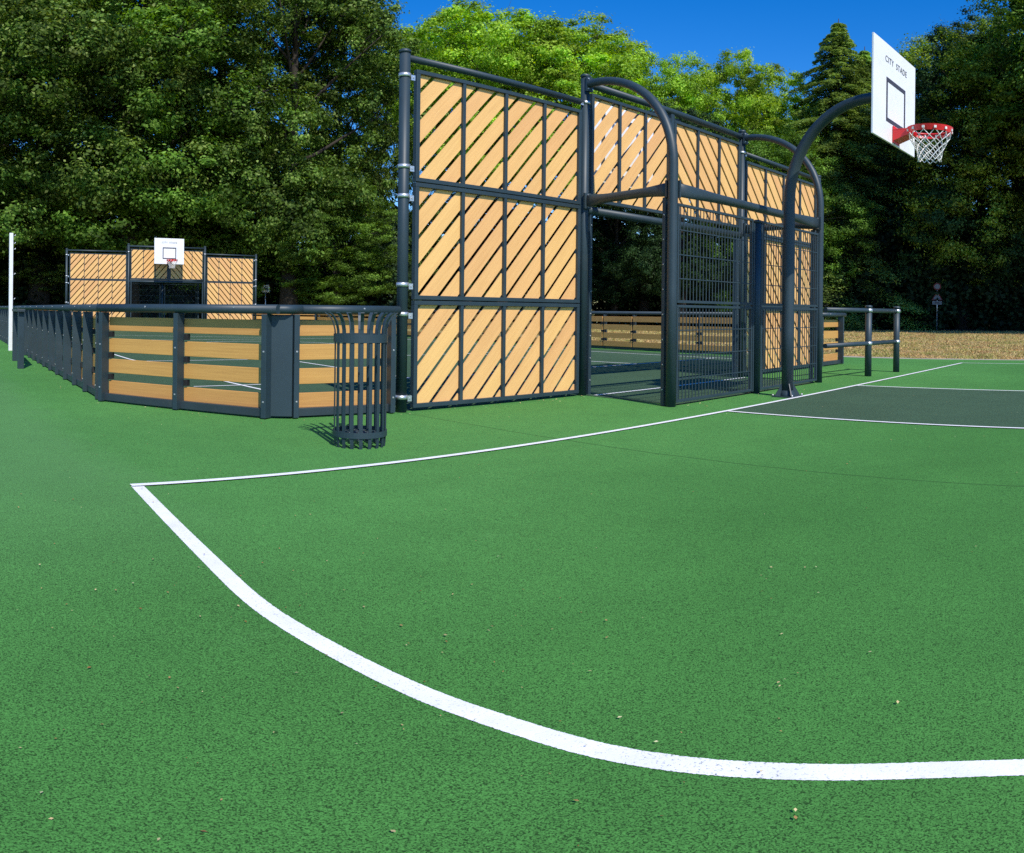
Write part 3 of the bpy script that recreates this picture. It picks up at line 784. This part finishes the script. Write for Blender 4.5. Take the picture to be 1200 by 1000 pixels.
def broad_crown(name, R, z0, z1, nl, ncl, per, size, mat, seed, droop=0.0):
    """crown in lobes round the limb ends; returns mesh and lobe centres"""
    r = np.random.default_rng(seed); zc, hz = (z0+z1)/2, (z1-z0)/2
    lobes = []
    for i in range(nl):
        f = (i+.5)/nl; ph = i*2.399+r.uniform(-.4, .4); zz = 1-2*f
        rad = math.sqrt(max(0, 1-zz*zz)); k = r.uniform(.55, .92)
        lobes.append((R*rad*k*math.cos(ph), R*rad*k*math.sin(ph), zc+hz*zz*.80+r.uniform(-.6, .6), R*r.uniform(.25, .46)))
    lobes.append((r.uniform(-1, 1), r.uniform(-1, 1), z1-R*.38, R*.36))
    C = []; O = []
    for (x, y, z, lr) in lobes:
        n = int(ncl*(lr/(R*.42))**2); d = r.normal(size=(n, 3)); d /= np.linalg.norm(d, axis=1, keepdims=True)
        rad = lr*(r.uniform(.35, 1.0, n)**.45)[:, None]*r.uniform(.8, 1.25, n)[:, None]
        p = np.array([x, y, z])+d*rad*np.array([1, 1, .85])
        if droop: p[:, 2] -= droop*np.hypot(p[:, 0], p[:, 1])/R
        C.append(p); O.append(d)
    C = np.concatenate(C); O = np.concatenate(O)
    cen, nr, sz = clumps(C, O, per, r.uniform(.16, .40, len(C))*R/7, size)
    # loose sprays poking out
    return leaf_mesh(name, cen, nr, sz, mat), lobes

def trunk_mesh(name, h, r0, lobes, mat):
    b = MB(); top = h*.8
    pts = []; rs = []
    for i in range(9):
        t = i/8; pts.append((.25*math.sin(t*3)*t, .2*math.sin(t*4+1)*t, top*t)); rs.append(r0*(1-t*.8)*(1.5 if i == 0 else 1.12 if i == 1 else 1))
    b.tube(pts, rs, mat, 12)
    for (x, y, z, lr) in lobes[:16]:
        t = max(.22, min(.92, (z/top)*.72)); k = t*8; i = min(7, int(k)); f = k-i
        p = Vector(pts[i]).lerp(Vector(pts[i+1]), f); q = Vector((x, y, z)); rr = r0*(1-t*.8)*.5
        m_ = p.lerp(q, .5)+Vector((0, 0, -.4+.8*t)); b.tube([p, p.lerp(m_, .5)+Vector((0, 0, -.1)), m_, q], [rr, rr*.75, rr*.5, rr*.15], mat, 7)
        for s_ in range(3):
            e = q+Vector((random.uniform(-1, 1), random.uniform(-1, 1), random.uniform(-.4, 1)))*lr*.8
            b.tube([m_.lerp(q, .5), m_.lerp(e, .6)+Vector((0, 0, .2)), e], [rr*.35, rr*.22, rr*.05], mat, 5)
    o = b.build(name); me = o.data; bpy.data.objects.remove(o); return me

def conifer(name, H, R, mat, seed):
    r = np.random.default_rng(seed); C = []; Nn = []; Sz = []; b = MB()
    b.tube([(0, 0, 0), (0, 0, H*.5), (0, 0, H)], [R*.07, R*.04, .02], M['bark_dark'], 8)
    z = H*.06; lv = 0
    while z < H*.985:
        f = 1-(z/H); Lr = R*(f**.82)*(1+.16*math.sin(lv*2.1))+.15; nb = int(7+5*f)
        for k in range(nb):
            a = k*2*PI/nb+lv*1.3+r.uniform(-.25, .25); L = Lr*r.uniform(.68, 1.12); dr = L*r.uniform(.30, .52)
            n = int(40+L*190); t = r.uniform(.08, 1, n)**.75
            up = .10*np.sin(t*3)*L
            x = math.cos(a)*L*t; y = math.sin(a)*L*t; zz = z-dr*t+up*.6
            wd = (.13+.30*np.sin(np.clip(t, 0, 1)*PI*.85))*(.35+L*.24)
            px = r.normal(size=n)*wd*.55; 
            C.append(np.stack([x-math.sin(a)*px, y+math.cos(a)*px, zz-np.abs(r.normal(size=n))*.16-np.abs(px)*.25], 1))
            Nn.append(np.stack([r.normal(size=n)*.5+math.cos(a)*.3, r.normal(size=n)*.5+math.sin(a)*.3, np.full(n, .8)], 1))
            Sz.append(r.uniform(.10, .24, n))
        z += .34+.52*f*.8; lv += 1
    me = leaf_mesh(name, np.concatenate(C), np.concatenate(Nn), np.concatenate(Sz), mat, .4)
    o = b.build('trunk'); tm = o.data; bpy.data.objects.remove(o)
    return me, tm

# prototypes: unit trees about 20 m tall, reused with own scale and turn
protos = []
for i, (R, z0, z1, nl, seed, droop) in enumerate([(6.2, 1.6, 20, 26, 3, .8), (6.8, 1.8, 19, 28, 5, 1.0), (5.6, 1.4, 20.5, 24, 8, .5)]):
    me, lb = broad_crown('crown', R, z0, z1, nl, 62, 135, .140, M['leaf_olive'], seed, droop)
    protos.append((me, trunk_mesh('trunk', 20, .34, lb, M['bark_dark'])))
highp = []
for i, (R, z0, z1, nl, seed) in enumerate([(6.0, 8.6, 20, 18, 21), (6.6, 8.2, 19.5, 20, 23)]):
    me, lb = broad_crown('crown', R, z0, z1, nl, 60, 135, .155, M['leaf_lime'], seed, .5)
    highp.append((me, trunk_mesh('trunk', 20, .34, lb, M['bark_dark'])))
conp = [conifer('crown', 22, 7.0, M['leaf_spruce'], 31)]

def tree(name, label, cat, group, proto, u, r, top, leaf, wide=1.0, rz=None, zb=None):
    x, y = polar(u, r); z = height(x, y)-.05
    me, tm = proto; base_h = 22.0 if proto is conp[0] else 20.0
    k = (top-z)/base_h
    root = thing(name, (x, y, z), label, cat, group, rz=random.uniform(0, 6.28) if rz is None else rz)
    root.scale = (k*wide, k*wide, k)
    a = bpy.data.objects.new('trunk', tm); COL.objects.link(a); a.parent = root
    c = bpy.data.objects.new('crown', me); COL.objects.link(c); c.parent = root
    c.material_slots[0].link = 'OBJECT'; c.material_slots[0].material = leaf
    return root

GL = 'dark broadleaved trees behind the far goal'
# left mass
for u, r, top, pi, w, lf, lab in [
    (-55, 41, 26, 0, 1.15, 'leaf_olive', 'dark olive tree at the left edge, its crown behind the white post'),
    (45, 45, 29, 1, 1.05, 'leaf_olive', 'tall olive-green tree above the left wing of the distant goal wall'),
    (150, 42, 27, 2, 1.10, 'leaf_mid', 'tall tree directly behind the distant white backboard'),
    (262, 47, 29, 0, 1.10, 'leaf_olive', 'tall dark tree above the right wing of the distant goal wall'),
    (338, 43, 27.5, 2, .90, 'leaf_olive', 'tall dark tree left of the near goal wall, over the small white sign'),
    (398, 50, 28.0, 2, .48, 'leaf_olive', 'rightmost of the tall dark trees, its edge against the blue sky'),
    ]:
    tree('broadleaf_tree', lab, 'tree', GL, protos[pi], u, r, top, M[lf], w)
for u, r, top, pi, w, lab in [
    (225, 60, 30, 2, .75, 'back-row tree behind the tall pair over the distant backboard'),
    (0, 56, 32, 2, 1.0, 'back-row tree behind the crowns at the left edge'),
    ]:
    tree('broadleaf_tree', lab, 'tree', 'back-row trees', protos[pi], u, r, top, M['leaf_olive'], w)
tree('young_tree', 'low bright leafy tree spreading right of the distant goal wall', 'tree', None, protos[2], 318, 46, 12, M['leaf_mid'], 1.55)
tree('young_tree', 'low bright tree with hanging sprays between small white sign and near goal wall', 'tree', None, protos[2], 392, 43, 9.5, M['leaf_mid'], 1.5)
tree('young_tree', 'low bushy tree close behind the left wing of the distant goal wall', 'tree', None, protos[0], 50, 46, 10.5, M['leaf_olive'], 1.6)
tree('young_tree', 'low leafy tree close behind the middle of the distant goal wall', 'tree', None, protos[1], 190, 47, 11, M['leaf_mid'], 1.5)

GC = 'bright lime-green trees beyond the near goal wall'
for u, r, top, pi, w, lab in [
    (548, 58, 26.0, 0, .70, 'bright lime tree whose crown shows above the left end of the near goal wall'),
    (585, 57, 26.2, 1, 1.08, 'tallest bright lime tree over the middle of the near left wing'),
    (668, 60, 26.0, 0, 1.0, 'bright lime tree behind the left arch of the cage'),
    (755, 58, 23.4, 1, .80, 'bright lime tree rising right of the left arch, lower than its neighbours'),
    (862, 60, 22.9, 0, .86, 'bright lime tree above the centre panels of the near goal wall'),
    (905, 66, 22.0, 1, .90, 'lime tree left of the tall spruce'),
    ]:
    tree('lime_tree', lab, 'tree', GC, highp[pi], u, r, top, M['leaf_lime'], w)
GD = 'dark green trees in the shade behind the cage'
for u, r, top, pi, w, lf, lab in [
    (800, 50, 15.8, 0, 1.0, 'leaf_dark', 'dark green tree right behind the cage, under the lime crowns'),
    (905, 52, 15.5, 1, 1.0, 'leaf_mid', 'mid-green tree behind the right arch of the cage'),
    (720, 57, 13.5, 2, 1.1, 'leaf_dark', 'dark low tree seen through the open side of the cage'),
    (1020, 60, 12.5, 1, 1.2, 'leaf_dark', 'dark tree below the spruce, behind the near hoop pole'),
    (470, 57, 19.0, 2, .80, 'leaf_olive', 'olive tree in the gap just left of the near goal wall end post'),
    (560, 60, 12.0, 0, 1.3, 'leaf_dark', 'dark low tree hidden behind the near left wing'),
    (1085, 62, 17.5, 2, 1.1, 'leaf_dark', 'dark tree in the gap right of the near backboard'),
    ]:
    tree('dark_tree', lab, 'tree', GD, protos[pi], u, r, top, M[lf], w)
tree('spruce_tree', 'tall pointed spruce standing left of the near backboard', 'tree', 'spruces', conp[0], 979, 56, 24.9, M['leaf_spruce'], 1.15)
tree('spruce_tree', 'second, lower spruce tip close behind the tall spruce', 'tree', 'spruces', conp[0], 1010, 59, 23.6, M['leaf_spruce'], 1.1)
GR = 'tall trees at the right edge'
for u, r, top, P_, w, lf, lab in [
    (1128, 54, 24, protos[0], .95, 'leaf_dark', 'tall dark tree just right of the near hoop'),
    (1190, 54, 26.5, protos[1], .98, 'leaf_spray', 'tall tree with pale leafy sprays at the right edge of the picture'),
    (1262, 48, 25.0, highp[0], 1.15, 'leaf_mid', 'tall tree cut by the right border'),
    (1150, 58, 24.0, protos[1], 1.0, 'leaf_dark', 'back tree deep in the shade behind the warning sign'),
    ]:
    tree('tall_tree', lab, 'tree', GR, P_, u, r, top, M[lf], w)
# unseen trees outside the right border, added to shade the lane and lower foliage
for u, r, top, lab in [(1345, 47, 26, 'unseen tree beyond the right border, added for its shade, nearest'), (1445, 48, 27, 'unseen tree beyond the right border, added for its shade, middle'),
                       (1540, 52, 27, 'unseen tree beyond the right border, added for its shade, farthest')]:
    tree('tall_tree', lab, 'tree', GR, highp[0], u, r, top, M['leaf_mid'], 1.25)

# dense understorey at the wood's edge, shade coloured into its leaves: nobody could count it
def understorey(u0, u1, r0, r1, hfun, n, per, size, name, mat):
    az = YAW+(rng.uniform(u0, u1, n)-600)/FX; r = rng.uniform(r0, r1, n)
    x = CAM.x+r*np.sin(az); y = CAM.y+r*np.cos(az)
    uu = (az-YAW)*FX+600
    h = np.array([hfun(a) for a in uu]); z = rng.uniform(0, 1, n)**.9*h*rng.uniform(.75, 1.1, n)+np.array([height(a, c) for a, c in zip(x, y)])
    C = np.stack([x, y, z], 1); O = np.stack([CAM.x-x, CAM.y-y, np.full(n, 8.)], 1); O /= np.linalg.norm(O, axis=1, keepdims=True)
    cen, nr, sz = clumps(C, O, per, rng.uniform(.3, .8, n), size)
    me = leaf_mesh(name, cen, nr, sz, mat); o = bpy.data.objects.new(name, me); COL.objects.link(o); return stuff(o)
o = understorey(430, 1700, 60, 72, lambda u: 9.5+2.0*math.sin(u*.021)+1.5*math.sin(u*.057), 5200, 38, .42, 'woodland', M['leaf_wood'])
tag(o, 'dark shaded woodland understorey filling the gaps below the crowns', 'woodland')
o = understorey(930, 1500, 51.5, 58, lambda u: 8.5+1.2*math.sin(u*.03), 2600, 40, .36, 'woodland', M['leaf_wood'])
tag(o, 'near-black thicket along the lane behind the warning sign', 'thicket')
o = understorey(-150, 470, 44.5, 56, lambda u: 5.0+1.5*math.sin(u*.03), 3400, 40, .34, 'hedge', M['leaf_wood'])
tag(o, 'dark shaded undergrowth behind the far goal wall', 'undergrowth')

# ------------------------------------------------------------------ lawn blades and litter
def blades():
    n = 110000; az = YAW+(rng.uniform(640, 1260, n)-600)/FX; r = 13+38*(rng.uniform(0, 1, n)**1.7)
    x = CAM.x+r*np.sin(az); y = CAM.y+r*np.cos(az)
    ed = np.where(y < -3, 12.35+(y+3)*(-.4/13), np.where(y < -.5, 12.35-.16*(y+3), 11.95+(y+.5)*.11))
    keep = (x > ed+.35)&(y < 30); x, y, r = x[keep], y[keep], r[keep]; n = len(x)
    # tufts
    k = rng.normal(size=(n, 2))*.03
    h = rng.uniform(.015, .042, n)*(1+.9*(np.sin(x*2.1+y)*np.sin(y*1.7-x*.6) > .3)); w = rng.uniform(.006, .012, n)*(1+r/30)
    ang = rng.uniform(0, 2*PI, n); dx, dy = np.cos(ang), np.sin(ang)
    lean = rng.normal(size=(n, 2))*.035
    V = np.empty((n, 4, 3), np.float32); z = -.03
    V[:, 0] = np.stack([x-dx*w, y-dy*w, np.full(n, z)], 1); V[:, 1] = np.stack([x+dx*w, y+dy*w, np.full(n, z)], 1)
    V[:, 2] = np.stack([x+lean[:, 0]+dx*w*.3, y+lean[:, 1]+dy*w*.3, z+h], 1); V[:, 3] = np.stack([x+lean[:, 0]-dx*w*.3, y+lean[:, 1]-dy*w*.3, z+h], 1)
    me = bpy.data.meshes.new('grass'); me.vertices.add(n*4); me.vertices.foreach_set('co', V.reshape(-1))
    me.loops.add(n*4); me.loops.foreach_set('vertex_index', np.arange(n*4, dtype=np.int32)); me.polygons.add(n)
    me.polygons.foreach_set('loop_start', np.arange(0, n*4, 4, dtype=np.int32)); me.polygons.foreach_set('loop_total', np.full(n, 4, np.int32)); me.update(calc_edges=True)
    me.materials.append(M['grass']); o = bpy.data.objects.new('grass', me); COL.objects.link(o)
    tag(stuff(o), 'sun-dried straw-coloured grass beyond the green court', 'grass')
blades()

def litter():
    n = 520; x = rng.uniform(-4.6, 11, n); y = np.where(rng.uniform(size=n) < .45, rng.uniform(-5.2, -3.2, n), rng.uniform(-5.4, .6, n))
    # denser drift along the near corner of the court
    m = rng.uniform(size=n) < .5; x[m] = -3.4+rng.normal(size=m.sum())*.8
    # drift of leaves caught along the foot of the wall and the low fence
    for a, c, k in (((.1, -.07), (2.4, -.07), 30), ((-.1, -.12), (-1.1, -.06), 14), ((-1.4, .05), (-2.4, 1.7), 22), ((2.3, -1.45), (5.6, -1.45), 30), ((8.7, -.1), (9.5, -.1), 10), ((-2.42, 2.0), (-2.2, 9), 14)):
        t_ = rng.uniform(size=k); x = np.append(x, a[0]+(c[0]-a[0])*t_+rng.normal(size=k)*.05); y = np.append(y, a[1]+(c[1]-a[1])*t_-np.abs(rng.normal(size=k))*.09)
    n = len(x)
    C = np.stack([x, y, np.full(n, .009)], 1); N_ = np.stack([rng.normal(size=n)*.25, rng.normal(size=n)*.25, np.ones(n)], 1)
    me = leaf_mesh('leaf_litter', C, N_, np.where(np.arange(n) < 520, rng.uniform(.004, .013, n), rng.uniform(.008, .026, n)), M['debris'], .6); o = bpy.data.objects.new('leaf_litter', me); COL.objects.link(o)
    tag(stuff(o), 'tiny dry leaf scraps and grit scattered over the green court', 'leaf litter')
litter()

# ------------------------------------------------------------------ light, sky, camera
sd = Vector((-.26, -.86, 1.02)).normalized()          # towards the sun
L = bpy.data.lights.new('sun', 'SUN'); L.energy = 4.9; L.angle = math.radians(.5); L.color = (1, .945, .85)
lo = bpy.data.objects.new('sun', L); COL.objects.link(lo); lo.rotation_euler = sd.to_track_quat('Z', 'Y').to_euler()
W = bpy.data.worlds.new('World'); S.world = W; W.use_nodes = True
nt = W.node_tree; nt.nodes.clear()
sky = nt.nodes.new('ShaderNodeTexSky'); sky.sky_type = 'NISHITA'; sky.sun_disc = False
sky.sun_elevation = math.asin(sd.z); sky.sun_rotation = math.atan2(sd.x, sd.y)
sky.air_density = 1.0; sky.dust_density = .15; sky.ozone_density = 3.5; sky.altitude = 300
hs_ = nt.nodes.new('ShaderNodeHueSaturation'); hs_.inputs['Saturation'].default_value = 1.42; hs_.inputs['Value'].default_value = 2.0; hs_.inputs['Hue'].default_value = .511
bg = nt.nodes.new('ShaderNodeBackground'); bg.inputs['Strength'].default_value = .098
wo = nt.nodes.new('ShaderNodeOutputWorld')
nt.links.new(sky.outputs[0], hs_.inputs['Color']); nt.links.new(hs_.outputs[0], bg.inputs[0]); nt.links.new(bg.outputs[0], wo.inputs[0])

cd = bpy.data.cameras.new('camera'); co_ = bpy.data.objects.new('camera', cd); COL.objects.link(co_)
fw = Vector((math.sin(YAW), math.cos(YAW), 0)); rt = Vector((math.cos(YAW), -math.sin(YAW), 0)); up = Vector((0, 0, 1)); e = .0103
R_ = rt*math.cos(e)+up*math.sin(e); U_ = up*math.cos(e)-rt*math.sin(e)
co_.matrix_world = Matrix(((R_.x, U_.x, -fw.x, CAM.x), (R_.y, U_.y, -fw.y, CAM.y), (R_.z, U_.z, -fw.z, CAM.z), (0, 0, 0, 1)))
cd.type = 'PANO'; cd.panorama_type = 'EQUIRECTANGULAR'     # the photograph is a sweep panorama
KF = .92*FX; YH = 365.8516
cd.longitude_min = -600/FX; cd.longitude_max = 600/FX
cd.latitude_max = YH/KF; cd.latitude_min = -(1000-YH)/KF
cd.clip_start = .05; cd.clip_end = 1000
S.camera = co_
S.view_settings.view_transform = 'Standard'; S.view_settings.look = 'None'; S.view_settings.exposure = 0
S.cycles.max_bounces = 6; S.cycles.diffuse_bounces = 3; S.cycles.transmission_bounces = 3; S.cycles.transparent_max_bounces = 4
S.cycles.use_denoising = False
